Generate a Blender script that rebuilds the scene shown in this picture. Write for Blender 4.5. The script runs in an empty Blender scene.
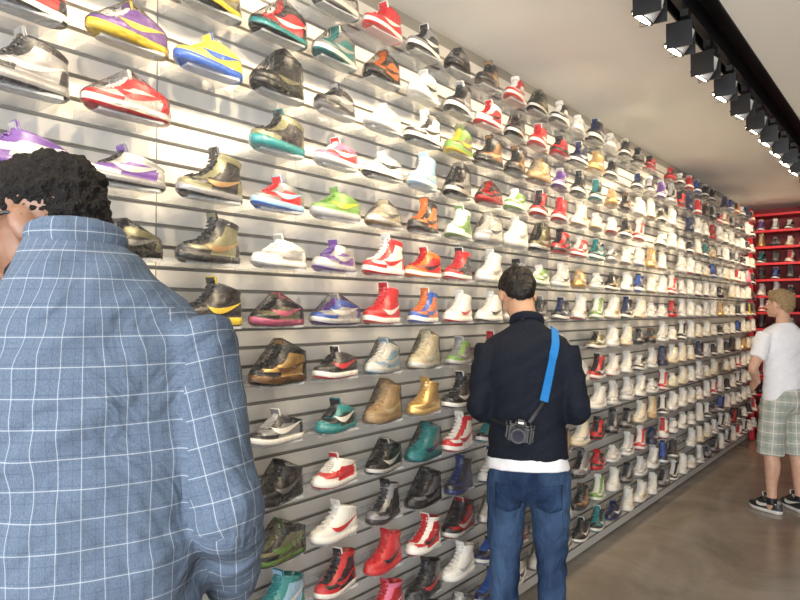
import bpy, bmesh, math, random
from math import sin, cos, pi, radians, atan2, sqrt
from mathutils import Vector, Matrix, noise, Euler
from mathutils.bvhtree import BVHTree
random.seed(7)
scene = bpy.context.scene
coll = scene.collection
WX = -1.68      # sneaker wall plane
CEIL = 2.75
YB = 8.85       # back wall
TH = radians(39.6)

# ------------------------------------------------------------------ materials
def new_mat(name):
    m = bpy.data.materials.new(name); m.use_nodes = True
    nt = m.node_tree
    return m, nt, nt.nodes['Principled BSDF']
def pmat(name, col, rough=0.5, metal=0.0, nscale=0, namt=0.15, bump=0.0, bscale=60, coat=0, spec=0.5):
    m, nt, b = new_mat(name)
    b.inputs['Base Color'].default_value = (*col, 1)
    b.inputs['Roughness'].default_value = rough
    b.inputs['Metallic'].default_value = metal
    b.inputs['Specular IOR Level'].default_value = spec
    b.inputs['Coat Weight'].default_value = coat
    tc = nt.nodes.new('ShaderNodeTexCoord')
    if nscale:
        n = nt.nodes.new('ShaderNodeTexNoise'); n.inputs['Scale'].default_value = nscale; n.inputs['Detail'].default_value = 5
        nt.links.new(tc.outputs['Object'], n.inputs['Vector'])
        r = nt.nodes.new('ShaderNodeValToRGB')
        r.color_ramp.elements[0].position = .3; r.color_ramp.elements[1].position = .7
        r.color_ramp.elements[0].color = (*[c*(1-namt) for c in col], 1)
        r.color_ramp.elements[1].color = (*[min(1, c*(1+namt)) for c in col], 1)
        nt.links.new(n.outputs['Fac'], r.inputs['Fac']); nt.links.new(r.outputs['Color'], b.inputs['Base Color'])
    if bump:
        n = nt.nodes.new('ShaderNodeTexNoise'); n.inputs['Scale'].default_value = bscale; n.inputs['Detail'].default_value = 4
        nt.links.new(tc.outputs['Object'], n.inputs['Vector'])
        bp = nt.nodes.new('ShaderNodeBump'); bp.inputs['Strength'].default_value = bump; bp.inputs['Distance'].default_value = .01
        nt.links.new(n.outputs['Fac'], bp.inputs['Height']); nt.links.new(bp.outputs['Normal'], b.inputs['Normal'])
    return m

SH = {}
METAL = dict(GO=.75, OL=.35, BR=.4, SV=.6, G=.25, BZ=.6)
def shoe_mat(key, col):
    m, nt, b = new_mat('wrapped_leather_' + key)
    b.inputs['Base Color'].default_value = (*col, 1)
    b.inputs['Roughness'].default_value = .38
    b.inputs['Coat Weight'].default_value = 1.0
    b.inputs['Coat Roughness'].default_value = .08
    b.inputs['Metallic'].default_value = METAL.get(key, 0)
    tc = nt.nodes.new('ShaderNodeTexCoord')
    oi = nt.nodes.new('ShaderNodeObjectInfo')
    add = nt.nodes.new('ShaderNodeVectorMath'); add.operation = 'ADD'
    mul = nt.nodes.new('ShaderNodeVectorMath'); mul.operation = 'SCALE'; mul.inputs['Scale'].default_value = 7
    nt.links.new(oi.outputs['Location'], mul.inputs[0])
    nt.links.new(tc.outputs['Object'], add.inputs[0]); nt.links.new(mul.outputs[0], add.inputs[1])
    n = nt.nodes.new('ShaderNodeTexNoise'); n.inputs['Scale'].default_value = 30; n.inputs['Detail'].default_value = 2
    n.inputs['Distortion'].default_value = 1.5
    nt.links.new(add.outputs[0], n.inputs['Vector'])
    bp = nt.nodes.new('ShaderNodeBump'); bp.inputs['Strength'].default_value = 1.0; bp.inputs['Distance'].default_value = .025
    nt.links.new(n.outputs['Fac'], bp.inputs['Height']); nt.links.new(bp.outputs['Normal'], b.inputs['Coat Normal'])
    SH[key] = m
for k, c in dict(W=(.70,.68,.63), K=(.018,.018,.020), R=(.46,.02,.025), G=(.22,.22,.23), LG=(.38,.38,.38), N=(.015,.025,.09),
                 B=(.03,.09,.36), T=(.02,.19,.20), Y=(.62,.46,.05), O=(.58,.15,.03), P=(.12,.055,.24), GR=(.15,.28,.07),
                 OL=(.20,.19,.11), GO=(.72,.48,.19), TN=(.44,.30,.16), PK=(.56,.13,.23), BR=(.24,.13,.06),
                 LB=(.28,.46,.62), CR=(.64,.56,.40), SV=(.52,.51,.49), BZ=(.42,.26,.12)).items():
    shoe_mat(k, c)

M_skin_dark = pmat('skin_dark', (.20,.10,.06), .45, nscale=30, namt=.1, bump=.08, bscale=200)
M_skin_mid = pmat('skin_mid', (.50,.29,.18), .5, nscale=30, namt=.08, bump=.08, bscale=200)
M_skin_fair = pmat('skin_fair', (.62,.36,.25), .5, nscale=30, namt=.08, bump=.08, bscale=200)
M_hair_black = pmat('hair_black', (.007,.006,.006), .65, nscale=80, namt=.4, bump=1.0, bscale=190, spec=.25)
M_hair_str = pmat('hair_black_straight', (.007,.006,.006), .5, nscale=80, namt=.4, bump=.8, bscale=90, spec=.3)
M_hair_brown = pmat('hair_blond', (.33,.22,.11), .5, nscale=90, namt=.4, bump=.9, bscale=110)
M_eye = pmat('eye_white', (.8,.78,.75), .2)
M_iris = pmat('iris_dark', (.03,.02,.01), .1)
M_lip = pmat('lips', (.35,.14,.11), .4)
M_blazer = pmat('blazer_wool', (.009,.012,.021), .85, nscale=150, namt=.35, bump=.25, bscale=300, spec=.2)
M_white = pmat('white_cotton', (.84,.84,.87), .85, nscale=40, namt=.04, bump=.15, bscale=120)
M_blk = pmat('black_plastic', (.012,.012,.013), .4, bump=.05, bscale=200)
M_blkmetal = pmat('black_metal', (.01,.01,.011), .45)
M_strap = pmat('strap_cyan', (.01,.20,.56), .6, nscale=200, namt=.15, bump=.2, bscale=400)
M_glass = pmat('lens_glass', (.02,.02,.04), .03)
M_silver = pmat('lamp_silver', (.72,.72,.70), .3, metal=.4)

def denim(name, c1, c2):
    m, nt, b = new_mat(name)
    tc = nt.nodes.new('ShaderNodeTexCoord')
    n1 = nt.nodes.new('ShaderNodeTexNoise'); n1.inputs['Scale'].default_value = 5; n1.inputs['Detail'].default_value = 6
    mp = nt.nodes.new('ShaderNodeMapping'); mp.inputs['Scale'].default_value = (1.2, 1.2, .6)
    nt.links.new(tc.outputs['Object'], mp.inputs['Vector']); nt.links.new(mp.outputs[0], n1.inputs['Vector'])
    r = nt.nodes.new('ShaderNodeValToRGB'); r.color_ramp.elements[0].position = .38; r.color_ramp.elements[1].position = .68
    r.color_ramp.elements[0].color = (*c1, 1); r.color_ramp.elements[1].color = (*c2, 1)
    nt.links.new(n1.outputs['Fac'], r.inputs['Fac']); nt.links.new(r.outputs['Color'], b.inputs['Base Color'])
    n2 = nt.nodes.new('ShaderNodeTexNoise'); n2.inputs['Scale'].default_value = 22; n2.inputs['Detail'].default_value = 5
    n2.inputs['Distortion'].default_value = .8
    nt.links.new(mp.outputs[0], n2.inputs['Vector'])
    bp = nt.nodes.new('ShaderNodeBump'); bp.inputs['Strength'].default_value = .8; bp.inputs['Distance'].default_value = .02
    nt.links.new(n2.outputs['Fac'], bp.inputs['Height']); nt.links.new(bp.outputs['Normal'], b.inputs['Normal'])
    b.inputs['Roughness'].default_value = .85; b.inputs['Specular IOR Level'].default_value = .2
    return m
M_jeans = denim('denim_blue', (.010,.022,.060), (.055,.105,.20))
M_jeans2 = denim('denim_dark', (.01,.014,.03), (.02,.03,.06))

def grid_mat(name, base, base2, layers, rough=.85):
    m, nt, b = new_mat(name)
    uv = nt.nodes.new('ShaderNodeUVMap'); uv.uv_map = 'UVMap'
    sp = nt.nodes.new('ShaderNodeSeparateXYZ'); nt.links.new(uv.outputs[0], sp.inputs[0])
    n = nt.nodes.new('ShaderNodeTexNoise'); n.inputs['Scale'].default_value = 420; n.inputs['Detail'].default_value = 2
    mp = nt.nodes.new('ShaderNodeMapping'); mp.inputs['Scale'].default_value = (1, .6, 1)
    nt.links.new(uv.outputs[0], mp.inputs['Vector']); nt.links.new(mp.outputs[0], n.inputs['Vector'])
    r = nt.nodes.new('ShaderNodeValToRGB'); r.color_ramp.elements[0].position = .3; r.color_ramp.elements[1].position = .7
    r.color_ramp.elements[0].color = (*base, 1); r.color_ramp.elements[1].color = (*base2, 1)
    nt.links.new(n.outputs['Fac'], r.inputs['Fac'])
    cur = r.outputs['Color']
    for ax, per, hw, off, col, st in layers:
        ma = nt.nodes.new('ShaderNodeMath'); ma.operation = 'MULTIPLY_ADD'
        ma.inputs[1].default_value = 1/per; ma.inputs[2].default_value = off + 100
        nt.links.new(sp.outputs[ax], ma.inputs[0])
        fr = nt.nodes.new('ShaderNodeMath'); fr.operation = 'FRACT'; nt.links.new(ma.outputs[0], fr.inputs[0])
        sb = nt.nodes.new('ShaderNodeMath'); sb.operation = 'SUBTRACT'; sb.inputs[1].default_value = .5; nt.links.new(fr.outputs[0], sb.inputs[0])
        ab = nt.nodes.new('ShaderNodeMath'); ab.operation = 'ABSOLUTE'; nt.links.new(sb.outputs[0], ab.inputs[0])
        lt = nt.nodes.new('ShaderNodeMath'); lt.operation = 'LESS_THAN'; lt.inputs[1].default_value = hw; nt.links.new(ab.outputs[0], lt.inputs[0])
        ml = nt.nodes.new('ShaderNodeMath'); ml.operation = 'MULTIPLY'; ml.inputs[1].default_value = st; nt.links.new(lt.outputs[0], ml.inputs[0])
        mx = nt.nodes.new('ShaderNodeMix'); mx.data_type = 'RGBA'
        nt.links.new(ml.outputs[0], mx.inputs[0]); nt.links.new(cur, mx.inputs[6]); mx.inputs[7].default_value = (*col, 1)
        cur = mx.outputs[2]
    nt.links.new(cur, b.inputs['Base Color'])
    tc = nt.nodes.new('ShaderNodeTexCoord')
    n2 = nt.nodes.new('ShaderNodeTexNoise'); n2.inputs['Scale'].default_value = 7; n2.inputs['Detail'].default_value = 3; n2.inputs['Distortion'].default_value = 1.0
    nt.links.new(tc.outputs['Object'], n2.inputs['Vector'])
    bp = nt.nodes.new('ShaderNodeBump'); bp.inputs['Strength'].default_value = .9; bp.inputs['Distance'].default_value = .035
    nt.links.new(n2.outputs['Fac'], bp.inputs['Height']); nt.links.new(bp.outputs['Normal'], b.inputs['Normal'])
    b.inputs['Roughness'].default_value = rough; b.inputs['Specular IOR Level'].default_value = .2
    return m
M_shirt = grid_mat('chambray_windowpane', (.072,.100,.148), (.112,.148,.205), [
    (0, .019, .035, .25, (.04,.06,.11), .35), (1, .021, .035, .25, (.04,.06,.11), .35),
    (0, .038, .019, .0, (.40,.44,.48), .58), (1, .042, .018, .0, (.40,.44,.48), .58)])
M_shorts = grid_mat('madras_plaid', (.42,.42,.36), (.50,.50,.44), [
    (0, .085, .16, .0, (.30,.34,.30), .6), (1, .085, .16, .0, (.30,.34,.30), .6),
    (0, .085, .04, .5, (.75,.74,.68), .8), (1, .085, .04, .5, (.75,.74,.68), .8)])

# ------------------------------------------------------------------ helpers
def obj_from_bm(bm, name, mats=(), parent=None, smooth=False, loc=None):
    bmesh.ops.recalc_face_normals(bm, faces=bm.faces)
    me = bpy.data.meshes.new(name); bm.to_mesh(me); bm.free()
    for m in mats: me.materials.append(m)
    if smooth:
        for p in me.polygons: p.use_smooth = True
    o = bpy.data.objects.new(name, me); coll.objects.link(o)
    if parent: o.parent = parent
    if loc: o.location = loc
    return o
def box(bm, cx, cy, cz, sx, sy, sz, mi=0, M=None):
    mat = Matrix.Translation((cx, cy, cz)) @ Matrix.Diagonal((sx, sy, sz, 1))
    if M is not None: mat = M @ mat
    r = bmesh.ops.create_cube(bm, size=1, matrix=mat)
    fs = set()
    for v in r['verts']:
        for f in v.link_faces: fs.add(f)
    for f in fs: f.material_index = mi
    return r['verts']
def cyl(bm, p0, p1, r0, r1=None, n=20, mi=0):
    p0 = Vector(p0); p1 = Vector(p1); r1 = r0 if r1 is None else r1
    d = p1 - p0; q = d.to_track_quat('Z', 'Y').to_matrix().to_4x4()
    r = bmesh.ops.create_cone(bm, cap_ends=True, segments=n, radius1=r0, radius2=r1, depth=d.length,
                              matrix=Matrix.Translation((p0+p1)/2) @ q)
    fs = set()
    for v in r['verts']:
        for f in v.link_faces: fs.add(f)
    for f in fs: f.material_index = mi
def tube(bm, pts, radii, n=20, ref=(1, 0, 0), closed=False):
    pts = [Vector(p) for p in pts]; rings = []
    m = len(pts)
    for i, p in enumerate(pts):
        if closed: t = pts[(i+1) % m] - pts[i-1]
        else: t = (pts[min(i+1, m-1)] - pts[max(i-1, 0)])
        t.normalize()
        rf = Vector(ref)
        if abs(rf.dot(t)) > .95: rf = Vector((0, 1, 0)) if abs(t.y) < .8 else Vector((0, 0, 1))
        a = (rf - t*rf.dot(t)).normalized(); b_ = t.cross(a)
        r = radii[i] if isinstance(radii, list) else radii
        ra, rb = r if isinstance(r, (tuple, list)) else (r, r)
        rings.append([bm.verts.new(p + a*ra*cos(2*pi*j/n) + b_*rb*sin(2*pi*j/n)) for j in range(n)])
    rr = range(m if closed else m-1)
    for i in rr:
        A = rings[i]; B = rings[(i+1) % m]
        for j in range(n):
            bm.faces.new((A[j], A[(j+1) % n], B[(j+1) % n], B[j]))
    if not closed:
        bm.faces.new(list(reversed(rings[0]))); bm.faces.new(rings[-1])
def ell(bm, c, r, M=None, rot=None, seg=20):
    mat = Matrix.Translation(c)
    if rot: mat = mat @ Euler(rot).to_matrix().to_4x4()
    mat = mat @ Matrix.Diagonal((r[0], r[1], r[2], 1))
    if M is not None: mat = M @ mat
    bmesh.ops.create_uvsphere(bm, u_segments=seg, v_segments=seg//2+2, radius=1, matrix=mat)
def catmull(rows, sub=4):
    out = []
    n = len(rows)
    for i in range(n-1):
        p0 = rows[max(i-1, 0)]; p1 = rows[i]; p2 = rows[i+1]; p3 = rows[min(i+2, n-1)]
        for k in range(sub):
            t = k/sub
            out.append(tuple(.5*((2*b)+(-a+c)*t+(2*a-5*b+4*c-d)*t*t+(-a+3*b-3*c+d)*t**3) for a, b, c, d in zip(p0, p1, p2, p3)))
    out.append(tuple(rows[-1])); return out
def remesh(bm, name, voxel, smooth, mats, parent=None, disp=None):
    bmesh.ops.triangulate(bm, faces=bm.faces[:])
    o = obj_from_bm(bm, name + '_tmp')
    md = o.modifiers.new('r', 'REMESH'); md.mode = 'VOXEL'; md.voxel_size = voxel; md.use_smooth_shade = True
    if smooth:
        s = o.modifiers.new('s', 'SMOOTH'); s.factor = .5; s.iterations = smooth
    dg = bpy.context.evaluated_depsgraph_get(); dg.update()
    me = bpy.data.meshes.new_from_object(o.evaluated_get(dg), depsgraph=dg)
    old = o.data
    bpy.data.objects.remove(o); bpy.data.meshes.remove(old)
    me.name = name
    me.materials.clear()
    for m in mats: me.materials.append(m)
    if disp:
        nrm = [v.normal.copy() for v in me.vertices]
        for v, nn in zip(me.vertices, nrm): v.co += nn*disp(v.co)
    for p in me.polygons: p.use_smooth = True
    no = bpy.data.objects.new(name, me); coll.objects.link(no)
    if parent: no.parent = parent
    return no
def chain_near(p, chain):
    best = None; acc = 0
    for (a, ra), (b, rb) in zip(chain[:-1], chain[1:]):
        d = b-a; L = d.length; t = max(0, min(1, (p-a).dot(d)/(L*L)))
        q = a + d*t; r = ra+(rb-ra)*t; dist = (p-q).length/r
        if best is None or dist < best[0]:
            tt = d/L; rf = Vector((0, 1, 0)); A = (rf - tt*rf.dot(tt)).normalized(); B = tt.cross(A)
            w = p-q
            best = (dist, acc + (p-a).dot(d)/L, atan2(w.dot(B), w.dot(A)), r)
        acc += L
    return best
def uv_cloth(o, chains, torso=None, Rt=.2, Rc=.06, uoff=0):
    me = o.data; uvl = me.uv_layers.new(name='UVMap')
    for p in me.polygons:
        c = p.center
        bi, bd = None, 1e9
        for ci, ch in enumerate(chains):
            r = chain_near(c, ch)
            if r[0] < bd: bd = r[0]; bi = ci
        use_t = False
        if torso:
            rx, ry = torso(c.z)
            if c.z > torso.zmax or sqrt((c.x/rx)**2+(c.y/ry)**2) < bd: use_t = True
        if use_t:
            a0 = atan2(c.x, -c.y*1.25)
        else: a0 = chain_near(c, chains[bi])[2]
        for li in p.loop_indices:
            q = me.vertices[me.loops[li].vertex_index].co
            if use_t:
                a = atan2(q.x, -q.y*1.25); v = q.z; R = Rt
            else:
                r = chain_near(q, chains[bi]); a = r[2]; v = r[1]; R = Rc
            while a-a0 > pi: a -= 2*pi
            while a-a0 < -pi: a += 2*pi
            uvl.data[li].uv = (a*R+(0 if use_t else uoff), v)

# ------------------------------------------------------------------ room shell
def slat_wall():
    m, nt, b = new_mat('slatwall_paint')
    tc = nt.nodes.new('ShaderNodeTexCoord')
    n = nt.nodes.new('ShaderNodeTexNoise'); n.inputs['Scale'].default_value = 2.5; n.inputs['Detail'].default_value = 6
    nt.links.new(tc.outputs['Object'], n.inputs['Vector'])
    r = nt.nodes.new('ShaderNodeValToRGB')
    r.color_ramp.elements[0].color = (.55,.54,.51,1); r.color_ramp.elements[1].color = (.62,.605,.57,1)
    nt.links.new(n.outputs['Fac'], r.inputs['Fac']); nt.links.new(r.outputs['Color'], b.inputs['Base Color'])
    b.inputs['Roughness'].default_value = .5
    bm = bmesh.new()
    prof = [(WX-.06, 0)]
    z = 0.0
    gi = []
    while z+.058 <= CEIL:
        gi.append(len(prof)); prof += [(WX-.012, z), (WX-.012, z+.008), (WX, z+.011), (WX, z+.0595)]
        z += .06
    prof += [(WX, CEIL), (WX-.06, CEIL)]
    y0, y1 = -3.0, YB
    A = [bm.verts.new((x, y0, z)) for x, z in prof]; B = [bm.verts.new((x, y1, z)) for x, z in prof]
    for i in range(len(prof)):
        j = (i+1) % len(prof)
        f = bm.faces.new((A[i], A[j], B[j], B[i]))
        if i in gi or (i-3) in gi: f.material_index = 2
    for yy in (0.95, 3.35, 5.75, 8.15):
        box(bm, WX+.0003, yy, CEIL/2, .0012, .003, CEIL, 1)
    obj_from_bm(bm, 'wall_left', [m, pmat('joint_dark', (.18,.17,.16), .8), pmat('groove_shade', (.27,.255,.225), .8)])  # groove faces coloured darker: shade painted in so the slots look deeper
slat_wall()

def floor_():
    m, nt, b = new_mat('polished_concrete')
    tc = nt.nodes.new('ShaderNodeTexCoord')
    n = nt.nodes.new('ShaderNodeTexNoise'); n.inputs['Scale'].default_value = 1.6; n.inputs['Detail'].default_value = 9; n.inputs['Roughness'].default_value = .65
    n.inputs['Distortion'].default_value = .6
    nt.links.new(tc.outputs['Object'], n.inputs['Vector'])
    r = nt.nodes.new('ShaderNodeValToRGB'); r.color_ramp.elements[0].position = .33; r.color_ramp.elements[1].position = .7
    r.color_ramp.elements[0].color = (.23,.19,.145,1); r.color_ramp.elements[1].color = (.40,.345,.28,1)
    nt.links.new(n.outputs['Fac'], r.inputs['Fac']); nt.links.new(r.outputs['Color'], b.inputs['Base Color'])
    n2 = nt.nodes.new('ShaderNodeTexNoise'); n2.inputs['Scale'].default_value = 5; n2.inputs['Detail'].default_value = 6
    nt.links.new(tc.outputs['Object'], n2.inputs['Vector'])
    mr = nt.nodes.new('ShaderNodeMapRange'); mr.inputs[3].default_value = .12; mr.inputs[4].default_value = .32
    nt.links.new(n2.outputs['Fac'], mr.inputs[0]); nt.links.new(mr.outputs[0], b.inputs['Roughness'])
    b.inputs['Coat Weight'].default_value = .2; b.inputs['Coat Roughness'].default_value = .12
    bp = nt.nodes.new('ShaderNodeBump'); bp.inputs['Strength'].default_value = .06; bp.inputs['Distance'].default_value = .02
    nt.links.new(n2.outputs['Fac'], bp.inputs['Height']); nt.links.new(bp.outputs['Normal'], b.inputs['Normal'])
    bm = bmesh.new(); box(bm, 1.0, 2.9, -.05, 5.6, 12.1, .1)
    obj_from_bm(bm, 'floor', [m])
floor_()
M_ceil = pmat('ceiling_paint', (.86,.845,.80), .8, nscale=1.5, namt=.03)
M_wallp = pmat('wall_paint', (.76,.75,.72), .8, nscale=2, namt=.04)
bm = bmesh.new()
SX0, SX1 = -.825, -.635
box(bm, (WX-.06+SX0)/2, 2.9, CEIL+.06, SX0-WX+.06, 12.1, .12)
box(bm, (SX1+3.8)/2, 2.9, CEIL+.06, 3.8-SX1, 12.1, .12)
box(bm, (SX0+SX1)/2, 2.9, CEIL+.135, SX1-SX0+.02, 12.1, .03, 1)
for xx in (SX0+.004, SX1-.004): box(bm, xx, 2.9, CEIL+.06, .006, 12.0, .124, 1)
obj_from_bm(bm, 'ceiling', [M_ceil, M_blkmetal])
bm = bmesh.new(); box(bm, 3.8, 2.9, CEIL/2, .1, 12.1, CEIL); obj_from_bm(bm, 'wall_right', [M_wallp])
M_red = pmat('red_paint', (.55,.015,.025), .4, nscale=3, namt=.08)
bm = bmesh.new(); box(bm, 1.0, YB+.05, CEIL/2, 5.6, .1, CEIL); obj_from_bm(bm, 'wall_back', [pmat('dark_red_wall', (.22,.02,.022), .6, nscale=3)])
bm = bmesh.new()
YF = -3.05
box(bm, 1.05, YF, .2, 5.4, .12, .4); box(bm, 1.05, YF, 2.655, 5.4, .12, .19)
box(bm, -1.5, YF, 1.48, .35, .12, 2.16); box(bm, 3.6, YF, 1.48, .35, .12, 2.16)
obj_from_bm(bm, 'wall_front', [M_wallp])
bm = bmesh.new()
for xx in (-1.3, .25, 1.85, 3.4): box(bm, xx, YF, 1.48, .05, .08, 2.16)
for zz in (.42, 2.54): box(bm, 1.05, YF, zz, 4.75, .08, .05)
obj_from_bm(bm, 'window_1', [M_blkmetal])

# ------------------------------------------------------------------ shoes
L = .245
STY = {
 'high': dict(rows=[(.0,.02,.97,.040,0),(.006,.0,1.0,.046,0),(.026,.0,1.0,.046,0),(.028,.012,.985,.042,0),(.042,.006,.975,.043,0),(.052,.008,.93,.042,0),
        (.060,.012,.85,.040,.1),(.068,.016,.755,.038,.2),(.079,.022,.67,.036,.35),(.092,.035,.59,.034,.5),(.107,.045,.525,.033,.7),(.122,.042,.485,.033,.8),(.137,.025,.47,.034,.9),(.150,.012,.475,.034,.9)], tilt=.012, mid=.026, out=.009),
 'bulky': dict(rows=[(.0,.03,.96,.040,0),(.008,.0,1.0,.048,0),(.034,.0,1.0,.048,0),(.036,.012,.985,.044,0),(.052,.004,.97,.045,0),(.064,.008,.91,.044,0),
        (.072,.010,.82,.042,.1),(.082,.012,.72,.041,.2),(.095,.018,.63,.039,.4),(.109,.026,.57,.038,.6),(.122,.024,.53,.038,.8),(.135,.01,.52,.039,.9)], tilt=.02, mid=.034, out=.012),
 'mid': dict(rows=[(.0,.02,.97,.040,0),(.006,.0,1.0,.045,0),(.024,.0,1.0,.045,0),(.026,.012,.985,.041,0),(.040,.006,.97,.042,0),(.049,.008,.92,.041,0),
        (.057,.012,.83,.039,.1),(.066,.016,.73,.037,.2),(.077,.022,.64,.035,.4),(.090,.030,.56,.034,.6),(.103,.026,.51,.034,.8),(.116,.012,.50,.035,.9)], tilt=.02, mid=.024, out=.008),
 'low': dict(rows=[(.0,.03,.96,.038,0),(.007,.0,1.0,.045,0),(.026,.0,1.0,.046,0),(.028,.014,.985,.041,0),(.040,.008,.965,.042,0),(.048,.008,.91,.041,0),
        (.054,.012,.83,.039,.1),(.062,.016,.74,.038,.2),(.070,.020,.66,.036,.4),(.079,.022,.59,.035,.6),(.087,.012,.55,.035,.8)], tilt=.022, mid=.026, out=.007),
}
def shoe_mesh(name, st):
    S = STY[st]; rows = S['rows']; NN = 22
    R = rows[:4] + catmull(rows[3:], 2)[1:]
    ztop = rows[-1][0]
    def g(s, b):
        s = max(0, min(1, s))
        if s < .2: q = sqrt(max(0, 1-((.2-s)/.2)**2))*.80
        elif s < .62: q = .80+.20*(.5-.5*cos(pi*(s-.2)/.42))
        else: q = max(0, 1-((s-.62)/.38)**2.5)**.55
        e = sqrt(max(0, 1-(2*s-1)**2))
        return q*(1-b)+e*b
    def zmod(x, z, s):
        k = max(0, min(1, (z-.045)/(ztop-.045)))
        zz = z + S['tilt']*k*k*(s-.45)*2
        if x > .68: zz += .013*((x-.68)/.32)**2
        return zz
    bm = bmesh.new(); rings = []; meta = []
    for (z, xh, xf, w, b) in R:
        ring = []; mt = []
        for i in range(2*NN):
            k = i if i <= NN else 2*NN-i
            sg = 1 if i <= NN else -1
            s = .5-.5*cos(pi*k/NN)
            x = xh+(xf-xh)*s
            y = w*g(s, b)*sg
            if k in (0, NN): y = 0
            ring.append(bm.verts.new((x*L, y, zmod(x, z, s)))); mt.append((x, s))
        rings.append(ring); meta.append((z, xf, mt))
    n = 2*NN
    for a in range(len(rings)-1):
        z = (meta[a][0]+meta[a+1][0])/2; xf = (meta[a][1]+meta[a+1][1])/2
        for j in range(n):
            k = (j+1) % n
            f = bm.faces.new((rings[a][j], rings[a][k], rings[a+1][k], rings[a+1][j])); f.smooth = True
            x = (meta[a][2][j][0]+meta[a][2][k][0])/2
            mi = 2
            if z < S['out']*.9: mi = 1
            elif z < S['mid']: mi = 0
            elif xf-x < .012 and z > S['mid']+.035: mi = 5
            elif x < .17 and z < S['mid']+.05: mi = 3
            elif z > ztop-.018: mi = 3
            elif xf-x < .13 and z > S['mid']+.03: mi = 3
            elif x > .66 and z < S['mid']+.016: mi = 3
            elif x > .90: mi = 3
            f.material_index = mi
    bm.faces.new(list(reversed(rings[0]))).material_index = 1
    top = rings[-1]; c = sum((v.co for v in top), Vector())/n
    in1 = [bm.verts.new(c+(v.co-c)*.84+Vector((0, 0, -.002))) for v in top]
    in2 = [bm.verts.new(c+(v.co-c)*.78+Vector((0, 0, -.035))) for v in top]
    for P_, Q, mi in ((top, in1, 5), (in1, in2, 1)):
        for j in range(n):
            f = bm.faces.new((P_[j], P_[(j+1) % n], Q[(j+1) % n], Q[j])); f.material_index = mi; f.smooth = True
    bm.faces.new(in2).material_index = 1
    def row_at(z):
        for a, b2 in zip(R[:-1], R[1:]):
            if a[0] <= z <= b2[0] and b2[0] > a[0]:
                t = (z-a[0])/(b2[0]-a[0]); return tuple(p+(q-p)*t for p, q in zip(a, b2))
        return R[-1]
    z0 = S['mid']+.034; z1 = ztop-.012; nb = 7 if st in ('high', 'bulky') else 5
    for i in range(nb):
        z = z0+(z1-z0)*i/(nb-1); r = row_at(z); x = r[2]*L-.003
        zz = zmod(r[2], z, .98)
        hw = .019
        cyl(bm, (x, -hw, zz-.001+.003*(i % 2)), (x, hw, zz-.001+.003*((i+1) % 2)), .0034, n=6, mi=5)
        cyl(bm, (x+.001, -hw*.8, zz+.004), (x-.004, hw*.8, zz+.009), .0026, n=6, mi=5)
    xt = R[-1][2]*L-.008; zt = zmod(R[-1][2], ztop, 1)
    Mt = Matrix.Translation((xt, 0, zt)) @ Matrix.Rotation(radians(14), 4, 'Y')
    vs = box(bm, 0, 0, .004, .009, .046, .034, 2, Mt)
    es = list({e for v in vs for e in v.link_edges})
    bmesh.ops.bevel(bm, geom=es, offset=.004, segments=2, affect='EDGES')
    def ys(x, z):
        zz, xh, xf, w, b = row_at(z); s = (x-xh)/(xf-xh); s = min(.985, max(.015, s)); return w*g(s, b), s
    bz = S['mid']
    sp = [(.07, .058, .0008), (.16, .047, .003), (.27, .036, .0055), (.38, .028, .008), (.48, .0235, .0095), (.57, .0225, .0095), (.64, .026, .0075), (.685, .032, .004), (.70, .038, .0008)]
    sp = catmull(sp, 2)
    for sg in (1, -1):
        prev = None
        for (x, z, t) in sp:
            cur = []
            for zz in (bz+z+t, bz+z, bz+z-t):
                y, s = ys(x, zz); cur.append(bm.verts.new((x*L, sg*(y+.0012), zmod(x, zz, s))))
            if prev:
                for q in range(2):
                    f = bm.faces.new((prev[q], cur[q], cur[q+1], prev[q+1])); f.material_index = 4; f.smooth = True
            prev = cur
    bmesh.ops.recalc_face_normals(bm, faces=bm.faces)
    me = bpy.data.meshes.new(name); bm.to_mesh(me); bm.free()
    for _ in range(6): me.materials.append(SH['W'])
    return me
SM = {k: shoe_mesh('sneaker_'+k, k) for k in STY}

# crinkled clear shrink film
m, nt, b = new_mat('clear_shrink_film')
nt.nodes.remove(b)
out = nt.nodes['Material Output']
tr = nt.nodes.new('ShaderNodeBsdfTransparent'); tr.inputs[0].default_value = (.98,.98,.98,1)
gl = nt.nodes.new('ShaderNodeBsdfGlossy'); gl.inputs['Roughness'].default_value = .10
fr = nt.nodes.new('ShaderNodeFresnel'); fr.inputs[0].default_value = 1.18
mx = nt.nodes.new('ShaderNodeMixShader')
tc = nt.nodes.new('ShaderNodeTexCoord'); n1 = nt.nodes.new('ShaderNodeTexNoise'); n1.inputs['Scale'].default_value = 30; n1.inputs['Detail'].default_value = 3; n1.inputs['Distortion'].default_value = 2.5
bp = nt.nodes.new('ShaderNodeBump'); bp.inputs['Strength'].default_value = .7; bp.inputs['Distance'].default_value = .02
nt.links.new(tc.outputs['Object'], n1.inputs['Vector']); nt.links.new(n1.outputs['Fac'], bp.inputs['Height'])
nt.links.new(bp.outputs[0], gl.inputs['Normal']); nt.links.new(bp.outputs[0], fr.inputs['Normal'])
nt.links.new(fr.outputs[0], mx.inputs[0]); nt.links.new(tr.outputs[0], mx.inputs[1]); nt.links.new(gl.outputs[0], mx.inputs[2])
nt.links.new(mx.outputs[0], out.inputs['Surface'])
M_film = m
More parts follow.
